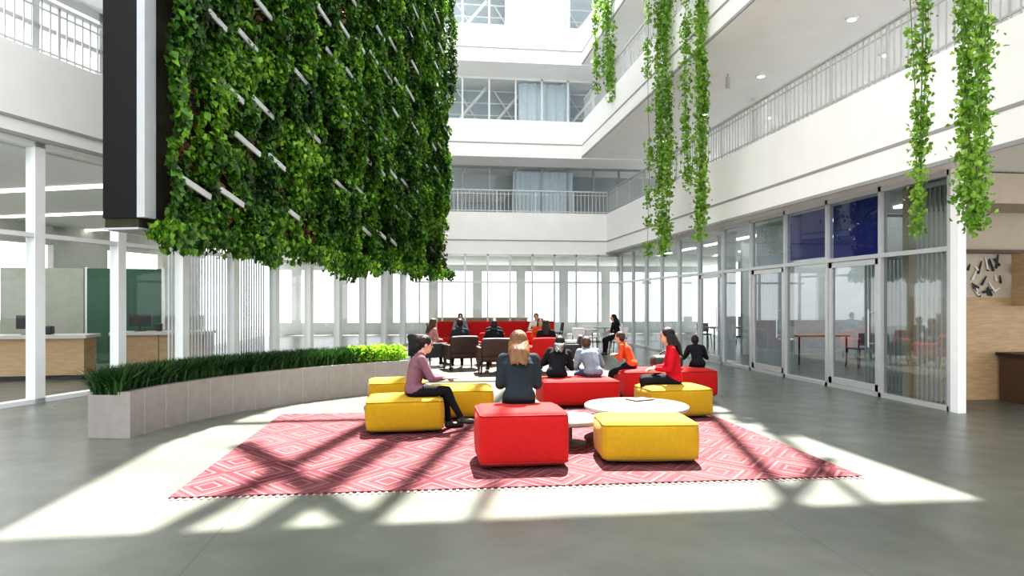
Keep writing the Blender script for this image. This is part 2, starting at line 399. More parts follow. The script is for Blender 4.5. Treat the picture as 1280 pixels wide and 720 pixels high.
# ------------------------------------------------------------------ left office
m=MB(); m.box(-11,-0.15,-8,14,3.42,3.5); m.obj('ceiling_office',[white],loc=LO,rz=LA)
m=MB()
for t in range(-6,13,3):
    m.box(-9,-1.0,t,t+0.12,3.38,3.42)
m.obj('linear_ceiling_light',[lampm],loc=LO,rz=LA)
m=MB()
for t in range(-8,14,4): m.box(-8.2,-8.0,t,t+1.8,0,3.42)
m.box(-8.2,-8.0,-8,14,0,0.9); m.box(-8.2,-8.0,-8,14,2.9,3.42)
m.obj('wall_office',[M('office_wall',(0.60,0.61,0.57),0.7)],loc=LO,rz=LA)
m=MB(); m.box(-0.75,0.75,-0.05,0.05,0.0,2.1); m.box(-0.79,-0.75,-0.06,0.06,0,2.12,1); m.box(0.75,0.79,-0.06,0.06,0,2.12,1)
m.obj('green_partition',[greenp,alu],loc=(-6.6,16.2,0),rz=0.1)
m=MB(); m.box(-0.8,0.8,-0.04,0.04,0.0,2.1); m.obj('grey_partition',[M('partition_beige',(0.32,0.33,0.28),0.7)],loc=(-8.25,16.1,0),rz=0.1)
def counter(loc,rz,L_):
    m=MB(); m.box(0,L_,0,0.6,0.08,0.72,0); m.box(-0.05,L_+0.05,-0.06,0.66,0.72,0.78,1); m.box(0.05,L_-0.05,0.05,0.55,0,0.08,2)
    for k in range(1,int(L_/0.8)+1): m.box(k*0.8-0.005,k*0.8+0.005,-0.004,0.0,0.08,0.72,2)
    for k in range(int(L_/0.9)):
        x=0.4+k*0.9; m.box(x-0.2,x+0.2,0.36,0.39,0.88,1.12,2); m.box(x-0.02,x+0.02,0.37,0.40,0.78,0.9,2); m.box(x-0.1,x+0.1,0.3,0.46,0.78,0.79,2)
        m.rbox((x+0.35,0.3,0.86),(0.12,0.16,0.15),0.03,mi=2)
    return m.obj('reception_counter',[wood,tabletop,darkm],loc=loc,rz=rz)
counter((-8.2,12.6,0),0.1,2.3); counter((-5.9,13.9,0),0.15,1.7)

# ------------------------------------------------------------------ right rooms
m=MB()
for y in np.arange(8.7,YB+3,2.6): m.box(12.3,12.5,y,y+0.7,0,3.0)
m.box(12.3,12.5,8.7,YB+3,0,0.8); m.box(12.3,12.5,8.7,YB+3,2.6,3.0)
m.obj('wall_room_far',[M('wall_room_grey',(0.38,0.39,0.40),0.7,var=0.03)])
m=MB(); m.box(6.6,12.3,8.6,8.72,0,3.0); m.box(6.64,8.9,8.56,8.6,0.0,1.42,1); m.box(6.64,8.9,8.50,8.6,2.03,2.08,2)
m.obj('wall_alcove',[tan,wood,woodd])
m=MB()
rr=random.Random(3)
for i in range(22):
    cx=7.45+0.55*rr.random(); cz=1.48+rr.random()*0.45; a=rr.uniform(0.2,2.6); l=rr.uniform(0.03,0.09)
    m.capsule((cx-l*math.cos(a),8.58,cz-l*math.sin(a)),0.02,(cx+l*math.cos(a),8.58,cz+l*math.sin(a)),0.010,mi=0 if i%3 else 1,sy=0.9,side=(0,1,0),sx=0.6)
m.obj('wall_mural_shapes',[darkm,paper])
m=MB()
for z in (1.45,1.75): m.box(8.12,8.85,8.30,8.54,z,z+0.025,0)
for x in (8.13,8.84): m.box(x-0.012,x+0.012,8.30,8.54,1.3,2.02,0)
for i in range(7):
    x=8.18+i*0.09; z=1.475 if i%2 else 1.775; m.box(x,x+0.06,8.34,8.48,z,z+0.08+0.08*rr.random(),1+i%3)
m.obj('wall_shelf',[wood,darkm,paper,tan])
m=MB(); m.box(6.7,8.9,7.75,8.56,2.6,2.98); m.obj('soffit_alcove',[tan])
m=MB(); m.box(7.9,8.8,8.05,8.50,0.0,0.62,0); m.box(7.86,8.84,8.0,8.53,0.62,0.66,1); m.box(8.345,8.355,8.04,8.05,0.05,0.6,1)
m.obj('low_cabinet',[woodd,darkm])
m=MB()
for k in (0,1): 
    y=Y0+1.3*(k+1); m.box(XR+0.055,XR+0.08,y+0.03,y+1.27,2.10 if k else 2.06,2.9)
m.obj('blue_signage_panel',[blue])
pw=M('partition_white',(0.60,0.62,0.63),0.7)
for y in (11.4,16.8):
    m=MB(); m.box(8.2,12.2,y,y+0.12,0,2.95); m.obj('wall_partition',[pw])
def blinds(y0,y1,ang,x=6.85,sp=0.085,w=0.033,z1=2.86):
    m=MB(); y=y0
    while y<y1:
        R=Matrix.Translation((x,y,0))@Matrix.Rotation(math.radians(ang),4,'Z'); m.box(-w,w,-0.004,0.004,0.05,z1,0,R); y+=sp
    m.box(x-0.03,x+0.03,y0-0.05,y1,z1,z1+0.07)
    m.obj('vertical_blinds',[blindm])
blinds(7.8,8.5,30,x=6.64); blinds(8.85,9.9,25,z1=1.98); blinds(12.0,13.4,25); blinds(14.4,15.3,30)
m=MB()
for x in (8,10): 
    for y in np.arange(9.6,22,2.0): m.box(x,x+0.1,y,y+1.2,2.96,2.995)
m.obj('linear_ceiling_light',[lampm])
for i,(x,y) in enumerate(((7.3,10.9),(7.2,13.9),(7.2,16.9),(7.2,19.8),(9,12.4),(9,17))):
    m=MB(); m.lathe((0,0,0),[(0.10,-0.03),(0.11,0.0)],20,0); m.lathe((0,0,0),[(0.07,-0.035),(0.07,-0.03)],20,1)
    m.obj('recessed_downlight',[framew,lampm],loc=(x,y,6.24))
m=MB(); m.lathe((0,0,0),[(0.05,-0.30),(0.05,-0.08),(0.015,-0.06),(0.015,0)],20); m.obj('ceiling_spotlight',[tabletop],loc=(6.45,13.9,6.24))

# ------------------------------------------------------------------ rug & furniture
m=MB(); m.box(-1.8,3.3,4.93,8.45,0,0.012,0)
x=-1.78
while x<3.28:
    m.box(x,x+0.02,4.88,4.935,0.0,0.006,1); m.box(x,x+0.02,8.445,8.50,0.0,0.006,1); x+=0.05
m.obj('area_rug',[rugm,M('rug_fringe',(0.20,0.15,0.14),0.9)],rz=-0.012)

def ottoman(name,loc,size,rz,mat,seam):
    m=MB(); w,dp,h=size; hh=h-0.03
    m.rbox((0,0,0.03+hh/2),(w,dp,hh),0.055,0.022,mi=0)
    def loop(pts):
        for i in range(len(pts)):
            m.tube(pts[i],pts[(i+1)%len(pts)],0.006,6,1)
    r=0.05; P=[]
    for cx,cy,a0 in ((w/2-r,dp/2-r,0),(-w/2+r,dp/2-r,90),(-w/2+r,-dp/2+r,180),(w/2-r,-dp/2+r,270)):
        for k in range(4):
            a=math.radians(a0+k*30); P.append((cx+r*math.cos(a)*0.93,cy+r*math.sin(a)*0.93,h-0.022))
    loop(P)
    loop([(p[0],p[1],0.055) for p in P])
    for sx in (-1,1):
        for sy in (-1,1):
            m.tube((sx*(w/2-0.1),sy*(dp/2-0.1),0.0),(sx*(w/2-0.1),sy*(dp/2-0.1),0.045),0.02,8,2)
    return m.obj(name,[mat,seam,darkm],loc=loc,rz=rz,smooth=True,weld=True)
Z=0.0125
ottoman('red_ottoman',(0.80,5.68,Z),(0.72,0.60,0.455),0.0,red,seam_r)
ottoman('yellow_ottoman',(1.88,5.68,Z),(0.80,0.56,0.35),-0.10,yellow,seam_y)
ottoman('yellow_ottoman',(-0.20,7.28,Z),(0.78,0.60,0.35),0.05,yellow,seam_y)
ottoman('yellow_ottoman',(0.42,8.05,Z),(0.75,0.62,0.35),-0.03,yellow,seam_y)
ottoman('yellow_ottoman',(-0.35,9.0,0),(0.70,0.6,0.35),0.1,yellow,seam_y)
ottoman('yellow_ottoman',(2.93,7.80,Z),(0.76,0.6,0.35),0.06,yellow,seam_y)
ottoman('red_ottoman',(2.0,8.82,0),(1.0,0.6,0.35),0.03,red,seam_r)
ottoman('red_ottoman',(3.42,9.42,0),(1.35,0.62,0.40),0.03,red,seam_r)

def ctable(loc,r,h):
    m=MB(); m.lathe((0,0,0),[(r*0.96,h-0.045),(r,h-0.03),(r,h-0.008),(r*0.985,h)],56,0)
    m.lathe((0,0,0),[(r*0.5,0),(r*0.5,0.015),(r*0.12,0.03),(0.035,0.05),(0.035,h-0.06),(r*0.3,h-0.045)],32,1)
    m.obj('round_coffee_table',[M('coffee_table_top',(0.26,0.25,0.235),0.3,var=0.03),tabledark],loc=loc)
ctable((2.12,6.66,Z),0.52,0.31); ctable((1.36,6.35,Z),0.33,0.25)
m=MB(); m.box(-0.14,0.14,-0.1,0.1,0,0.02); m.box(-0.12,0.12,-0.09,0.09,0.02,0.035,1); m.obj('notebook',[paper,darkm],loc=(2.2,6.8,0.3235),rz=0.4)

def armchair(name,loc,rz,mat=woodd,sc=1.0):
    m=MB(); 
    m.rbox((0,0,0.30*sc),(0.56*sc,0.52*sc,0.14*sc),0.04,0.01,mi=0)
    R=Matrix.Rotation(math.radians(12),3,'X')
    m.rbox((0,-0.27*sc,0.50*sc),(0.56*sc,0.10*sc,0.36*sc),0.04,0.01,R=R,mi=0)
    for sx in (-1,1):
        m.rbox((sx*0.31*sc,0,0.36*sc),(0.08*sc,0.56*sc,0.30*sc),0.03,mi=0)
        for sy in (-1,1): m.tube((sx*0.27*sc,sy*0.22*sc,0.24*sc),(sx*0.29*sc,sy*0.25*sc,0),0.022*sc,8,1,r1=0.014*sc)
    m.obj(name,[mat,darkm],loc=loc,rz=rz,smooth=True,weld=True)
def chair(name,loc,rz,mat,sc=0.87):
    m=MB()
    m.rbox((0,0,0.45*sc),(0.42*sc,0.42*sc,0.04*sc),0.015,mi=0)
    R=Matrix.Rotation(math.radians(8),3,'X')
    m.rbox((0,-0.22*sc,0.68*sc),(0.40*sc,0.03*sc,0.30*sc),0.012,R=R,mi=0)
    for sx in (-1,1):
        m.tube((sx*0.17*sc,-0.19*sc,0.44*sc),(sx*0.18*sc,-0.225*sc,0.62*sc),0.012,8,1)
        for sy in (-1,1): m.tube((sx*0.17*sc,sy*0.17*sc,0.44*sc),(sx*0.2*sc,sy*0.21*sc,0),0.012,8,1)
    m.obj(name,[mat,darkm],loc=loc,rz=rz)
brown=M('leather_brown',(0.045,0.022,0.018),0.6,var=0.15,spec=0.3); charcoal=M('fabric_charcoal',(0.03,0.03,0.035),0.8)
for (x,y,r) in ((0.75,13.9,0.2),(1.35,13.0,0.0)): armchair('lounge_armchair',(x,y,0),r,brown)
for (x,y,r) in ((0.08,14.5,-1.0),(2.9,13.8,1.4)): armchair('lounge_armchair',(x,y,0),r,charcoal)
for (x,y,r) in ((1.5,14.8,math.pi),(2.6,15.2,math.pi),(2.35,13.0,-0.1)): armchair('lounge_armchair',(x,y,0),r,red)
m=MB(); m.rbox((0,0,0.24),(3.2,0.6,0.36),0.05,mi=0); m.rbox((0,0.3,0.52),(3.2,0.16,0.64),0.05,mi=0)
for k in (-1.4,-0.5,0.5,1.4): m.tube((k,-0.2,0),(k,-0.2,0.1),0.02,8,1)
m.obj('red_banquette_sofa',[red,darkm],loc=(1.95,18.2,0),smooth=True,weld=True)
chw=M('chair_white',(0.7,0.7,0.7),0.4)
for (x,y,r) in ((3.7,16.6,0.3),(4.9,16.9,1.6),(4.5,18.3,-0.6),(5.6,19.6,2.6)): chair('cafe_chair',(x,y,0),r,chw)
for (x,y) in ((4.2,17.4),(5.1,18.9),(1.0,20.6),(3.4,20.9)):
    m=MB(); m.lathe((0,0,0),[(0.30,0.62),(0.31,0.65)],32,0); m.lathe((0,0,0),[(0.22,0),(0.2,0.02),(0.03,0.04),(0.03,0.62)],24,1); m.obj('cafe_table',[tabletop,alu],loc=(x,y,0))
for (x,y,r) in ((0.3,20.7,-1.5),(1.7,20.5,1.5),(2.7,20.9,-1.4),(4.1,21.0,1.6)): chair('cafe_chair',(x,y,0),r,charcoal)
chairg=M('chair_grey_blue',(0.12,0.15,0.2),0.6)
for i,(x,y,r) in enumerate(((8.2,14.9,3.0),(9.0,13.2,0.1),(8.4,19.7,3.0),(8.9,18.1,0.2),(9.6,11.1,3.1),(8.6,9.6,0.2))): chair('office_chair' if i%3 else 'red_chair',(x,y,0),r,chairg if i%3 else red)
for (x,y) in ((8.6,14.1),(8.8,18.9),(9.0,10.4)):
    m=MB(); m.box(-0.6,0.6,-0.3,0.3,0.6,0.64,0)
    for sx in (-1,1):
        for sy in (-1,1): m.tube((sx*0.55,sy*0.25,0),(sx*0.55,sy*0.25,0.6),0.02,8,1)
    m.obj('meeting_table',[wood,darkm],loc=(x,y,0))
m=MB(); m.box(0.5,3.8,25.0,25.7,0,0.75,0); m.box(0.45,3.85,24.95,25.75,0.75,0.8,1); m.obj('cafe_counter',[wood,tabletop])

# ------------------------------------------------------------------ green wall
P0=Vector((-2.85,7.4)); P3=Vector((0.54,18.5)); gd=(P3-P0); GL=gd.length; gd.normalize(); ga=math.atan2(gd.y,gd.x)
ZB=2.12; ZT=10.0
m=MB(); m.box(0.02,GL,0.06,0.45,ZB,ZT,0); m.box(0,0.02,0.0,0.46,ZB+0.1,ZT,1); m.box(-0.01,0.16,-0.03,0.06,ZB+0.1,ZT,2)
m.box(0.0,GL,0.05,0.46,ZB-0.02,ZB+0.0,2)
rr=random.Random(11)
trays=[]
for r_ in range(12):
    for c_ in range(16):
        if rr.random()<0.38: continue
        x=0.60+c_*0.72+(r_%2)*0.36; z=ZB+0.50+r_*0.66+rr.uniform(-0.06,0.06)
        if x>GL-0.5: continue
        l=rr.uniform(0.20,0.31)
        R=Matrix.Translation((x,-0.17,z))@Matrix.Rotation(math.radians(14),4,'Y')
        m.box(-l,l,-0.012,0.012,-0.034,0.034,3,R); m.box(-0.01,0.01,0.0,0.22,-0.01,0.01,3,R); trays.append((x,z,l))
m_tray=M('tray_metal',(0.46,0.50,0.51),0.4)
for x in np.arange(0.8,GL,2.4): m.tube((x,0.25,ZT),(x,0.25,12.9),0.012,6,2)
gw=m.obj('living_green_wall',[backing,black,greyp,m_tray],loc=(P0.x,P0.y,0),rz=ga)

def leaf_obj(name,C,S_,D_,N_,mat,loc=(0,0,0),rz=0,asp=0.42,mi=None,parent=None):
    n=len(C); 
    D_=D_/np.linalg.norm(D_,axis=1,keepdims=True); U=np.cross(D_,N_); U/=np.linalg.norm(U,axis=1,keepdims=True)+1e-9; W=np.cross(U,D_)
    s=S_[:,None]
    b=C-D_*s*0.5; t=C+D_*s*0.5-W*s*0.12; l=C-D_*s*0.08+U*s*asp+W*s*0.12; r=C-D_*s*0.08-U*s*asp+W*s*0.12
    V=np.stack([b,r,t,l],1).reshape(-1,3).astype(np.float32)
    me=bpy.data.meshes.new(name); me.vertices.add(4*n); me.vertices.foreach_set('co',V.ravel())
    base=(np.arange(n)*4)[:,None]
    I=(base+np.array([[0,1,2,0,2,3]])).ravel().astype(np.int32)
    me.loops.add(6*n); me.loops.foreach_set('vertex_index',I)
    me.polygons.add(2*n); me.polygons.foreach_set('loop_start',(np.arange(2*n)*3).astype(np.int32)); 
    try: me.polygons.foreach_set('loop_total',np.full(2*n,3,dtype=np.int32))
    except Exception: pass
    mats=mat if isinstance(mat,(list,tuple)) else [mat]
    for q in mats: me.materials.append(q)
    if mi is not None: me.polygons.foreach_set('material_index',np.repeat(mi,2).astype(np.int32))
    me.update(calc_edges=True); me.validate()
    o=bpy.data.objects.new(name,me); scene.collection.objects.link(o); o.location=loc; o.rotation_euler=(0,0,rz)
    if parent: 
        o.parent=parent; o.location=(0,0,0); o.rotation_euler=(0,0,0)
    return o

N0=125000
xs=rng.uniform(0.14,GL+0.04,N0); zs=rng.uniform(ZB-0.05,ZT,N0)
keep=[];dep=[];dry=[]
for x,z in zip(xs,zs):
    a=mnoise.noise(Vector((x*2.3,z*0.55,3.1))); b=mnoise.noise(Vector((x*4.0,z*3.0,9.7)))
    v=0.46+0.95*a+0.5*b+0.14*math.sin(x*8.7)
    if v<0.12: keep.append(random.random()<0.35); dry.append(random.random()<0.7)
    else: keep.append(True); dry.append(False)
    dep.append(0.03+0.34*max(0,min(1,v))*(0.5+0.5*random.random()))
keep=np.array(keep); dep=np.array(dep)[keep]; dry=np.array(dry)[keep].astype(int); xs=xs[keep]; zs=zs[keep]
vis=np.ones(len(xs),bool)
for (tx,tz,l) in trays:
    q=(np.abs(xs-tx)<l)&(np.abs(zs-(tz-(xs-tx)*0.25))<0.075)&(rng.random(len(xs))<0.88); vis&=~(q&(dep>0.11))
xs=xs[vis];zs=zs[vis];dep=dep[vis];dry=dry[vis]
C=np.stack([xs,-dep,zs],1)
n=len(C)
D_=np.stack([rng.normal(0,0.6,n),rng.normal(-0.35,0.45,n),rng.normal(-0.7,0.6,n)],1)
N_=np.stack([rng.normal(0,0.5,n),-np.ones(n),rng.normal(0.55,0.45,n)],1)
S_=rng.uniform(0.05,0.12,n)
FX=[];FZ=[];FY=[]
for k in range(260):
    x=rng.uniform(0.05,GL); ln=0.10+0.22*abs(mnoise.noise(Vector((x*1.1,0,5))))*2+rng.uniform(0,0.14); y=-rng.uniform(0.0,0.32)
    q=int(ln*100)
    FX+=list(x+rng.normal(0,0.05,q)); FZ+=list(ZB+0.06-ln*rng.random(q)); FY+=list(y+rng.normal(0,0.04,q))
Cf=np.stack([FX,FY,FZ],1); nf=len(Cf)
C=np.concatenate([C,Cf]); D_=np.concatenate([D_,np.stack([rng.normal(0,0.5,nf),rng.normal(-0.1,0.4,nf),-np.ones(nf)],1)])
N_=np.concatenate([N_,np.stack([rng.normal(0,0.6,nf),-np.ones(nf),rng.normal(0.3,0.4,nf)],1)]); S_=np.concatenate([S_,rng.uniform(0.05,0.1,nf)])
mi=np.concatenate([dry,np.zeros(nf,int)])
leaf_obj('foliage',C,S_,D_,N_,[leaf_wall,leaf_dry],mi=mi,parent=gw)

# ------------------------------------------------------------------ hanging vines
def vine(x,y,zt,zb,spread,strands,dens=90,leaf=0.07,w=0.055):
    C=[];st=MB()
    for s in range(strands):
        ox,oy=rng.normal(0,spread,2)*np.array([0.8,1]); bot=zb+abs(rng.normal(0,0.28))*(s>0); ph=rng.uniform(0,6)
        prev=None; z=zt
        while z>bot:
            px=ox+0.03*math.sin(z*1.3+ph); py=oy+0.04*math.sin(z*0.9+ph*2)
            if prev is not None: st.tube(prev,(px,py,z),0.005,5)
            prev=(px,py,z); z-=0.35
        q=int((zt-bot)*dens); zz=rng.uniform(bot,zt,q)
        kp=np.array([mnoise.noise(Vector((s*3.1+x,a*2.2,y)))>-0.25 for a in zz]); zz=zz[kp]; q=len(zz)
        C.append(np.stack([ox+0.03*np.sin(zz*1.3+ph)+rng.normal(0,w,q),oy+0.04*np.sin(zz*0.9+ph*2)+rng.normal(0,w,q),zz],1))
    C=np.concatenate(C); n=len(C)
    o=st.obj('hanging_vine',[stemm],loc=(x,y,0))
    leaf_obj('leaves',C,rng.uniform(leaf*0.6,leaf*1.3,n),np.stack([rng.normal(0,.7,n),rng.normal(0,.7,n),rng.normal(-.7,.5,n)],1),rng.normal(0,1,(n,3))+np.array([0,-0.6,0.5]),leaf_vine,parent=o)
vine(5.13,5.90,7.46,1.98,0.095,9,150,0.055,0.042)
vine(5.13,6.50,7.46,1.98,0.06,4,130,0.055,0.038)
vine(5.13,12.2,10.62,2.5,0.06,4,130,0.08)
vine(5.13,12.9,10.62,3.4,0.04,2,110,0.08)
vine(5.13,14.4,10.62,2.35,0.13,7,130,0.08)
vine(5.13,18.7,10.62,7.0,0.12,4,110,0.09)
vine(5.13,19.7,10.62,7.5,0.08,3,100,0.09)

# ------------------------------------------------------------------ curved planter bench
B0,B1,B2=Vector((-2.89,7.2)),Vector((-2.5,9.2)),Vector((-0.24,10.6))
def bez(t): return B0*(1-t)**2+B1*2*t*(1-t)+B2*t*t
def bezn(t):
    dd=(B1-B0)*2*(1-t)+(B2-B1)*2*t; dd.normalize(); return Vector((-dd.y,dd.x))
m=MB(); NS=36; H=0.46; Wd=0.44
prof=[(0,0.0),(0,H),(0.13,H),(0.13,H-0.03),(Wd-0.05,H-0.03),(Wd-0.05,H),(Wd,H),(Wd,0.0)]
V=[]
for i in range(NS+1):
    t=i/NS; p=bez(t); nn=bezn(t)
    for (o,z) in prof: q=p+nn*o; V.append((q.x,q.y,z))
K=len(prof)
for i in range(NS):
    for j in range(K-1):
        m.add([V[i*K+j],V[(i+1)*K+j],V[(i+1)*K+j+1],V[i*K+j+1]],[(0,1,2,3)],1 if j==3 else 0)
m.add(V[:K],[tuple(range(K))],0); m.add(V[-K:],[tuple(range(K-1,-1,-1))],0)
for i in range(2,NS,3):
    p=bez(i/NS); nn=bezn(i/NS); m.box(-0.004,0.004,-0.004,0.0,0.0,H,2,Matrix.Translation((p.x,p.y,0))@Matrix.Rotation(math.atan2(nn.y,nn.x)-math.pi/2,4,'Z'))
pl=m.obj('curved_planter_bench',[stone,soil,trimgrey])
n=17000; T=rng.uniform(0.0,0.90,n); O=rng.uniform(0.10,Wd-0.02,n)
P=np.array([list(bez(t)+bezn(t)*o) for t,o in zip(T,O)])
hgt=rng.uniform(0.14,0.29,n)
V=np.zeros((n,5,3)); ang=rng.uniform(0,6.28,n); w=0.008+0.006*rng.random(n); lean=rng.normal(0,0.05,(n,2))
dx=np.cos(ang)*w; dy=np.sin(ang)*w
V[:,0]=np.stack([P[:,0]-dx,P[:,1]-dy,np.full(n,H-0.03)],1); V[:,1]=np.stack([P[:,0]+dx,P[:,1]+dy,np.full(n,H-0.03)],1)
V[:,2]=np.stack([P[:,0]+dx*.8+lean[:,0]*.4,P[:,1]+dy*.8+lean[:,1]*.4,H-0.03+hgt*.6],1); V[:,3]=np.stack([P[:,0]-dx*.8+lean[:,0]*.4,P[:,1]-dy*.8+lean[:,1]*.4,H-0.03+hgt*.6],1)
V[:,4]=np.stack([P[:,0]+lean[:,0]*1.6,P[:,1]+lean[:,1]*1.6,H-0.03+hgt],1)
me=bpy.data.meshes.new('ornamental_grass')
me.from_pydata(V.reshape(-1,3).tolist(),[],[q for i in range(n) for q in ((5*i,5*i+1,5*i+2,5*i+3),(5*i+3,5*i+2,5*i+4))])
me.materials.append(grassm); o=bpy.data.objects.new('ornamental_grass',me); scene.collection.objects.link(o); o.parent=pl
n=2600; T=rng.uniform(0.84,0.99,n); ph=rng.normal(0,1,(n,3)); ph/=np.linalg.norm(ph,axis=1,keepdims=True)
C=np.array([[*(bez(t)+bezn(t)*0.22),H+0.10] for t in T])+ph*np.array([0.17,0.17,0.15])*rng.uniform(0.6,1,(n,1)); C[:,2]=np.maximum(C[:,2],H-0.02)
leaf_obj('shrub',C,rng.uniform(0.04,0.07,n),ph+rng.normal(0,.5,(n,3)),rng.normal(0,1,(n,3)),leaf_shrub,parent=pl)

# ------------------------------------------------------------------ people
skinm=M('skin',(0.48,0.27,0.19),0.5,var=0.05)
eyem=M('eye',(0.02,0.015,0.012),0.2); lipm=M('lips',(0.36,0.10,0.09),0.5)
def cloth(n_,c): return M(n_,c,0.85,var=0.12,scale=9,bump=0.5,bscale=16,spec=0.15)
def hairm(n_,c): return M(n_,c,0.55,var=0.35,scale=26,bump=0.6,bscale=60,stretch=(1,1,0.15),spec=0.3)
c_black=cloth('cloth_black',(0.010,0.011,0.014)); c_navy=cloth('cloth_dark_slate',(0.018,0.028,0.033)); c_mauve=cloth('cloth_mauve',(0.17,0.09,0.115))
c_red=cloth('cloth_red',(0.40,0.008,0.02)); c_grey=cloth('cloth_grey_blue',(0.16,0.19,0.23)); c_orange=cloth('cloth_orange',(0.50,0.07,0.022)); c_pink=cloth('cloth_pink',(0.38,0.18,0.18)); c_jean=cloth('denim',(0.05,0.08,0.15)); c_white=cloth('cloth_white',(0.55,0.55,0.53))
c_shoe=M('shoe_black',(0.02,0.02,0.02),0.4)
h_blond=hairm('hair_dark_blond',(0.14,0.070,0.031)); h_black=hairm('hair_black',(0.012,0.008,0.007)); h_brown=hairm('hair_brown',(0.06,0.03,0.016))

def remesh(mb,voxel,it=4):
    o=bpy.data.objects.new('tmp',mb.mesh('tmp',[])); scene.collection.objects.link(o)
    r=o.modifiers.new('r','REMESH'); r.mode='VOXEL'; r.voxel_size=voxel
    s=o.modifiers.new('s','SMOOTH'); s.iterations=it; s.factor=0.5
    bpy.context.view_layer.update(); dg=bpy.context.evaluated_depsgraph_get(); e=o.evaluated_get(dg); me=e.to_mesh()
    V=np.empty(len(me.vertices)*3); me.vertices.foreach_get('co',V); V=V.reshape(-1,3); F=[tuple(p.vertices) for p in me.polygons]
    e.to_mesh_clear(); old=o.data; bpy.data.objects.remove(o); bpy.data.meshes.remove(old)
    return V,F
def ik(a,b,l1,l2,pole):
    a=Vector(a); b=Vector(b); dd=b-a; L_=dd.length; mx=(l1+l2)*0.995
    if L_>mx: b=a+dd.normalized()*mx; dd=b-a; L_=mx
    u=dd.normalized(); pv=Vector(pole); pv=(pv-u*pv.dot(u)).normalized()
    x=(l1*l1-l2*l2+L_*L_)/(2*L_); h=math.sqrt(max(0,l1*l1-x*x))
    return a+u*x+pv*h, b

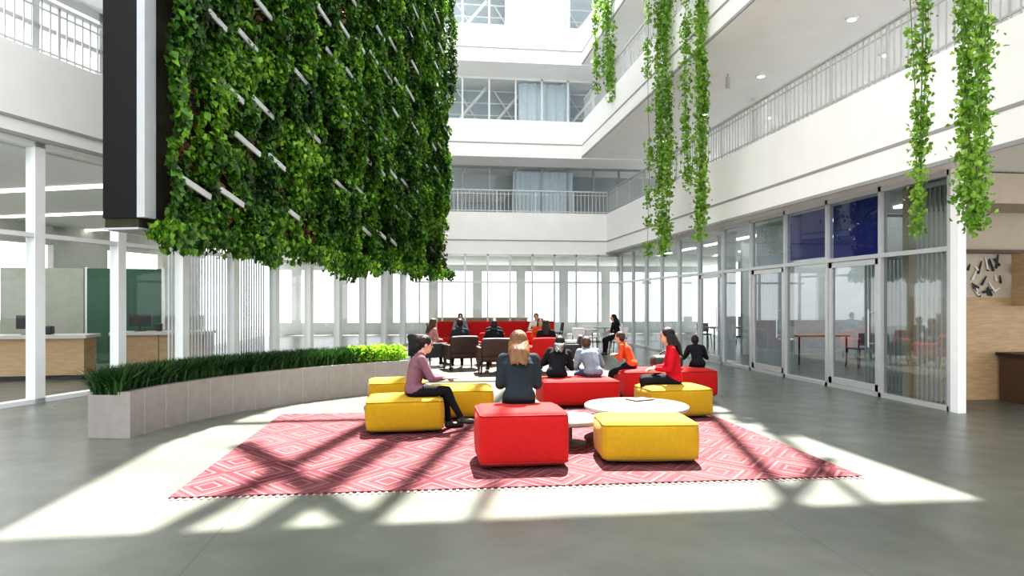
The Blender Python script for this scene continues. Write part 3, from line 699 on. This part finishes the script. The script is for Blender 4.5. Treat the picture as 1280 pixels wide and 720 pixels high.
def person(name,loc,heading,seat,top,pants,hair,style='long',S=0.82,lean=14,side=0,hyaw=0,hpitch=0,feet=None,hands=None,skin=skinm,shoes=c_shoe,voxel=0.010,puff=1.0,kpole=(0,0.5,1),hv=1.0,elb=0.6):
    body=MB(); segs=[]; pr=random.Random(int(loc[0]*100))
    def cap(p0,r0,p1,r1,lab,**k):
        body.capsule(p0,r0*S,p1,r1*S,**k); segs.append((Vector(p0),Vector(p1),r0*S,r1*S,lab))
    hip=Vector((0,0,seat+0.100*S))
    Rl=Matrix.Rotation(math.radians(side),3,'Y')@Matrix.Rotation(-math.radians(lean),3,'X')
    Rl2=Matrix.Rotation(math.radians(side),3,'Y')@Matrix.Rotation(-math.radians(lean*1.25),3,'X')
    waist=hip+Rl@Vector((0,-0.01,0.17))*S; chest=waist+Rl@Vector((0,0,0.16))*S; nb=chest+Rl2@Vector((0,0,0.14))*S
    cap(hip+Vector((-0.075,0,0))*S,0.105,hip+Vector((0.075,0,0))*S,0.105,'p')
    cap(hip,0.115,waist,0.105*puff,'t',side=(1,0,0),sx=1.22,sy=0.9)
    cap(waist,0.108*puff,chest,0.120*puff,'t',side=(1,0,0),sx=1.22,sy=0.88)
    cap(chest,0.118*puff,nb-Rl2@Vector((0,0,0.055))*S,0.085,'t',side=(1,0,0),sx=1.4,sy=0.85)
    sh={}
    for s_ in (-1,1): sh[s_]=nb+Rl2@Vector((s_*0.165,0,-0.055))*S
    for s_ in (-1,1): cap(nb-Rl2@Vector((0,0,0.02))*S,0.058,sh[s_],0.056,'t')
    neck=nb+Rl2@Vector((0,0.012,0.055))*S
    cap(nb-Rl2@Vector((0,0,0.03))*S,0.060,neck,0.05,'s')
    if feet is None: feet=[(-0.10,0.36),(0.10,0.34)]
    for s_,ft in zip((-1,1),feet):
        h=hip+Vector((s_*0.09,0.02,-0.01))*S
        az_=ft[2] if len(ft)>2 else 0.0
        ank=Vector((ft[0],ft[1],az_+0.082*S+0.012))
        kn,ank=ik(h,ank,0.42*S,0.41*S,kpole)
        cap(h,0.092,kn,0.062,'p'); mid=kn.lerp(ank,0.35)+Vector((0,-0.012,0))*S
        cap(kn,0.062,mid,0.056,'p'); cap(mid,0.056,ank,0.04,'p')
        fd=Vector((s_*0.15,1,0)).normalized()
        heel=ank+Vector((0,0,-0.04))*S-fd*0.03*S; ball=heel+fd*0.15*S+Vector((0,0,-0.005))*S; toe=ball+fd*0.06*S+Vector((0,0,-0.008))*S
        cap(ank,0.042,heel,0.042,'f'); cap(heel,0.042,ball,0.042,'f',side=(0,0,1),sx=0.9,sy=1); cap(ball,0.04,toe,0.03,'f')
    hb=MB()
    if hands is None: hands=[(-0.07,0.24,seat+0.20),(0.07,0.25,seat+0.20)]
    for s_,hd in zip((-1,1),hands):
        el_p,wr=ik(sh[s_],hd,0.28*S,0.245*S,(s_*elb,-0.45,-0.6))
        cap(sh[s_],0.056*puff,el_p,0.046*puff,'t'); m2=el_p.lerp(wr,0.85)
        cap(el_p,0.046*puff,m2,0.036,'t'); cap(m2,0.028,wr,0.026,'s')
        ad=(wr-el_p).normalized(); dirh=(ad+Vector((-s_*0.35,0.2,-0.15))).normalized()
        pn=Vector((-s_*0.3,0,-1)); pn=(pn-dirh*pn.dot(dirh)).normalized(); ac=dirh.cross(pn)*(-s_)
        hb.capsule(wr-ad*0.01*S,0.026*S,wr+dirh*0.07*S,0.033*S,side=ac,sx=1.25,sy=0.5)
        for i,(off,ln) in enumerate(((-0.032,0.066),(-0.011,0.075),(0.011,0.07),(0.031,0.055))):
            p=wr+(dirh*0.078+ac*off)*S; dd=dirh+ac*off*3
            for q,(fr,cv) in enumerate(((0.42,0.35),(0.33,0.85),(0.25,1.2))):
                d2=(dd.normalized()+pn*cv*0.75).normalized(); p2=p+d2*ln*fr*S*1.15
                hb.capsule(p,(0.0095-0.001*q)*S,p2,(0.0085-0.001*q)*S,n=8,k=2); p=p2
        tb=wr+(dirh*0.02-ac*0.03)*S; t1=tb+(dirh*0.7-ac*0.65+pn*0.3).normalized()*0.035*S; t2=t1+(dirh-ac*0.15+pn*0.4).normalized()*0.03*S
        hb.capsule(tb,0.013*S,t1,0.011*S,n=8,k=2); hb.capsule(t1,0.011*S,t2,0.009*S,n=8,k=2)
    Rh=Matrix.Rotation(math.radians(hyaw),3,'Z')@Matrix.Rotation(-math.radians(hpitch),3,'X')
    hc=neck+Rl2@Vector((0,0.010,0.0))*S+Rh@Vector((0,0.01,0.085))*S
    H_=lambda x,y,z: hc+Rh@Vector((x,y,z))*S
    def el_(b,c,r): b.ell(H_(*c),[q*S for q in r],Rh)
    el_(body,(0,-0.008,0.022),(0.074,0.094,0.092)); el_(body,(0,0.028,-0.045),(0.054,0.062,0.068)); el_(body,(0,0.05,-0.085),(0.028,0.03,0.024))
    segs.append((hc,hc,0.1*S,0.1*S,'s')); segs.append((H_(0,0.04,-0.07),H_(0,0.04,-0.07),0.05*S,0.05*S,'s'))
    V,F=remesh(body,voxel)
    ctr=np.array([V[list(f_)].mean(0) for f_ in F]); best=np.full(len(F),1e9); lab=np.zeros(len(F),int)
    code={'s':0,'t':1,'p':2,'f':3}
    for (a,b,r0,r1,l) in segs:
        a=np.array(a);b=np.array(b);ab=b-a; L2=max(1e-9,(ab**2).sum()); t=np.clip(((ctr-a)@ab)/L2,0,1)
        dd=np.linalg.norm(ctr-(a+t[:,None]*ab),axis=1)-(r0+(r1-r0)*t)
        q=dd<best; best[q]=dd[q]; lab[q]=code[l]
    reg=(np.abs(ctr[:,0])<0.22*S)&(ctr[:,1]<0.16*S)&(ctr[:,1]>-0.25*S)&(ctr[:,2]>seat-0.03)&(ctr[:,2]<hip.z+0.16*S)&((lab==1)|(lab==2))
    lab[reg]=np.where(ctr[reg,2]>hip.z-0.015*S+0.55*np.maximum(ctr[reg,1],-0.02),1,2)
    fin=MB(); fin.v=[tuple(p) for p in V]; fin.f=list(F); fin.m=[int(x) for x in lab]
    o=len(fin.v); fin.v+=hb.v; fin.f+=[tuple(i+o for i in f_) for f_ in hb.f]; fin.m+=[0]*len(hb.f)
    fin.capsule(H_(0,0.080,0.012),0.007*S,H_(0,0.093,-0.020),0.0115*S,n=10,mi=0)
    for s_ in (-1,1):
        fin.ell(H_(s_*0.03,0.078,0.008),[q*S for q in (0.013,0.009,0.007)],Rh,5)
        fin.capsule(H_(s_*0.018,0.086,0.026),0.0035*S,H_(s_*0.044,0.076,0.025),0.003*S,n=6,mi=4)
        fin.ell(H_(s_*0.074,-0.006,-0.008),[q*S for q in (0.011,0.02,0.031)],Rh,0)
    fin.ell(H_(0,0.083,-0.053),[q*S for q in (0.022,0.009,0.007)],Rh,6)
    hr=MB(); el_(hr,(0,-0.024,0.036),(0.088*hv,0.100*hv,0.094*hv))
    if style=='long':
        hs=Rh@Vector((1,0,0)); A=H_(0,-0.035,0.02); B=H_(0,-0.055,-0.07); C_=nb+Rl2@Vector((0,-0.080*puff,-0.01))*S; D=chest+Rl2@Vector((0,-0.110*puff,0.02))*S
        hr.capsule(A,0.086*S*hv,B,0.086*S*hv,side=hs,sx=1.04,sy=0.85,n=16)
        hr.capsule(B,0.086*S*hv,C_,0.086*S*hv,side=hs,sx=1.08,sy=0.75,n=16)
        hr.capsule(C_,0.086*S*hv,D,0.060*S*hv,side=hs,sx=1.08,sy=0.65,n=16)
        for i in range(11):
            u=-1+i/5; cx=u*0.088*hv; yy=math.sqrt(max(0,1-u*u*0.95))
            a1=H_(cx,-0.045-0.075*yy*hv,0.0); b1=C_+Rl2@Vector((cx*1.05,-0.055*yy*hv,0))*S; c1=D+Rl2@Vector((cx*0.85,-0.03*yy*hv,-0.03-0.05*pr.random()))*S
            hr.capsule(a1,0.014*S,b1,0.015*S,n=8); hr.capsule(b1,0.015*S,c1,0.009*S,n=8)
        for s_ in (-1,1):
            hr.capsule(H_(s_*0.070,-0.015,0.02),0.028*S,H_(s_*0.082,-0.03,-0.12),0.03*S); hr.capsule(H_(s_*0.082,-0.03,-0.12),0.03*S,nb+Rl2@Vector((s_*0.09,-0.06,0.0))*S,0.022*S)
    elif style=='bun':
        hr.ell(H_(0,-0.125,0.05),[0.042*S]*3,Rh); hr.capsule(H_(0,-0.08,-0.03),0.05*S,H_(0,-0.06,-0.06),0.035*S)
    else:
        hr.capsule(H_(0,-0.06,0.0),0.07*S,H_(0,-0.055,-0.06),0.052*S,side=Rh@Vector((1,0,0)),sx=1.15)
        for s_ in (-1,1): hr.capsule(H_(s_*0.07,-0.02,0.02),0.024*S,H_(s_*0.072,-0.035,-0.03),0.02*S)
    V,F=remesh(hr,voxel*0.8,4); o=len(fin.v)
    fin.v+=[tuple(p) for p in V]; fin.f+=[tuple(i+o for i in f_) for f_ in F]; fin.m+=[4]*len(F)
    ob=fin.obj(name,[skin,top,pants,shoes,hair,eyem,lipm],loc=loc,rz=math.radians(heading),smooth=True)
    return ob

person('woman_seated',(0.81,5.80,0),-6,0.465,c_navy,c_black,h_blond,'long',S=0.80,lean=21,hpitch=6,puff=1.25,feet=[(-0.12,0.40),(0.12,0.38)],hv=1.15,elb=0.25)
person('woman_seated',(-0.12,7.20,0),-82,0.36,c_mauve,c_black,h_black,'bun',S=0.80,lean=14,hpitch=10,puff=1.15,feet=[(-0.05,0.40),(0.10,0.50,0.06)],hands=[(-0.05,0.32,0.56),(0.06,0.34,0.56)])
person('woman_seated',(2.98,7.85,0),75,0.36,c_red,c_black,h_black,'long',S=0.84,lean=9,hpitch=5,feet=[(-0.1,0.40),(0.08,0.36)])
person('woman_seated',(1.72,8.80,0),-15,0.36,c_black,c_black,h_black,'long',S=0.74,lean=32,side=6,puff=1.2,hv=1.08)
person('person_seated',(2.22,8.80,0),12,0.36,c_grey,c_jean,h_brown,'short',S=0.74,lean=34,puff=1.25)
person('person_seated',(2.95,9.45,0),60,0.40,c_orange,c_black,h_brown,'short',S=0.70,lean=26,voxel=0.013)
for (x,y,hd,tp,hr,st,z) in ((0.10,14.45,-60,c_pink,h_brown,'long',.37),(1.35,13.05,0,c_black,h_black,'short',.37),(0.75,13.95,10,c_navy,h_black,'short',.37),(2.35,13.05,-10,c_black,h_black,'long',.37),(1.5,14.75,180,c_navy,h_brown,'short',.37),(2.6,15.15,170,c_orange,h_brown,'long',.37),
    (0.95,18.1,180,c_grey,h_black,'short',.42),(3.0,18.1,165,c_white,h_brown,'short',.42),(4.9,16.9,95,c_black,h_black,'long',.41),(3.95,9.5,-10,c_black,h_black,'short',.40)):
    person('person_seated',(x,y,0),hd,z,tp,c_black,hr,st,S=0.80 if y>10 else 0.64,lean=14 if y>10 else 32,voxel=0.016)
m=MB(); m.rbox((0,0,0.09),(0.42,0.24,0.17),0.05,0.01,mi=0)
for k in range(8):
    a=math.pi*k/8; b=math.pi*(k+1)/8; m.tube((0.1*math.cos(a),0,0.17+0.07*math.sin(a)),(0.1*math.cos(b),0,0.17+0.07*math.sin(b)),0.01,6)
m.obj('shoulder_bag',[darkm],loc=(3.42,9.35,0.42),smooth=True,weld=True)
m=MB(); 
m.box(-0.1,0,-0.07,0.07,0,0.006,0,Matrix.Rotation(0.2,4,'Y')); m.box(0,0.1,-0.07,0.07,0,0.006,0,Matrix.Rotation(-0.2,4,'Y'))
m.obj('open_book',[paper],loc=(0.27,7.17,0.545),rz=1.5)

# ------------------------------------------------------------------ light
w=bpy.data.worlds.new('World'); scene.world=w; w.use_nodes=True
bg=w.node_tree.nodes['Background']; bg.inputs['Color'].default_value=(0.97,0.985,1.0,1); bg.inputs['Strength'].default_value=2.7
su=bpy.data.lights.new('sun','SUN'); su.energy=30; su.angle=math.radians(0.6); su.color=(1.0,0.95,0.87)
so=bpy.data.objects.new('sun',su); scene.collection.objects.link(so)
sd=Vector((math.sin(az)*math.cos(el),math.cos(az)*math.cos(el),math.sin(el)))
so.rotation_euler=sd.to_track_quat('Z','Y').to_euler(); so.location=(6,20,16)
def area(name,loc,sx,sy,e):
    l=bpy.data.lights.new(name,'AREA'); l.shape='RECTANGLE'; l.size=sx; l.size_y=sy; l.energy=e
    o=bpy.data.objects.new(name,l); scene.collection.objects.link(o); o.location=loc
area('room_fill',(9.5,15.5,2.9),4,12,180)  # added fill under the ceiling to brighten the right rooms
area('office_fill',(-8,13,3.3),5,8,220)  # added fill that lifts the office, besides its light strips
area('atrium_fill_light',(-3.5,5.5,12.8),5,9,800)  # unseen fill lamp added to whiten the left wall

cam=bpy.data.cameras.new('camera'); co=bpy.data.objects.new('camera',cam); scene.collection.objects.link(co)
cam.lens=24; cam.sensor_width=36; cam.shift_y=18/1280
co.location=(0,0,1.35); co.rotation_euler=(math.pi/2,0,-math.radians(7.35)); cam.clip_end=200
scene.camera=co
scene.view_settings.view_transform='Standard'; scene.view_settings.exposure=0.0
try: scene.view_settings.look='Medium High Contrast'
except Exception as e: print('look',e)
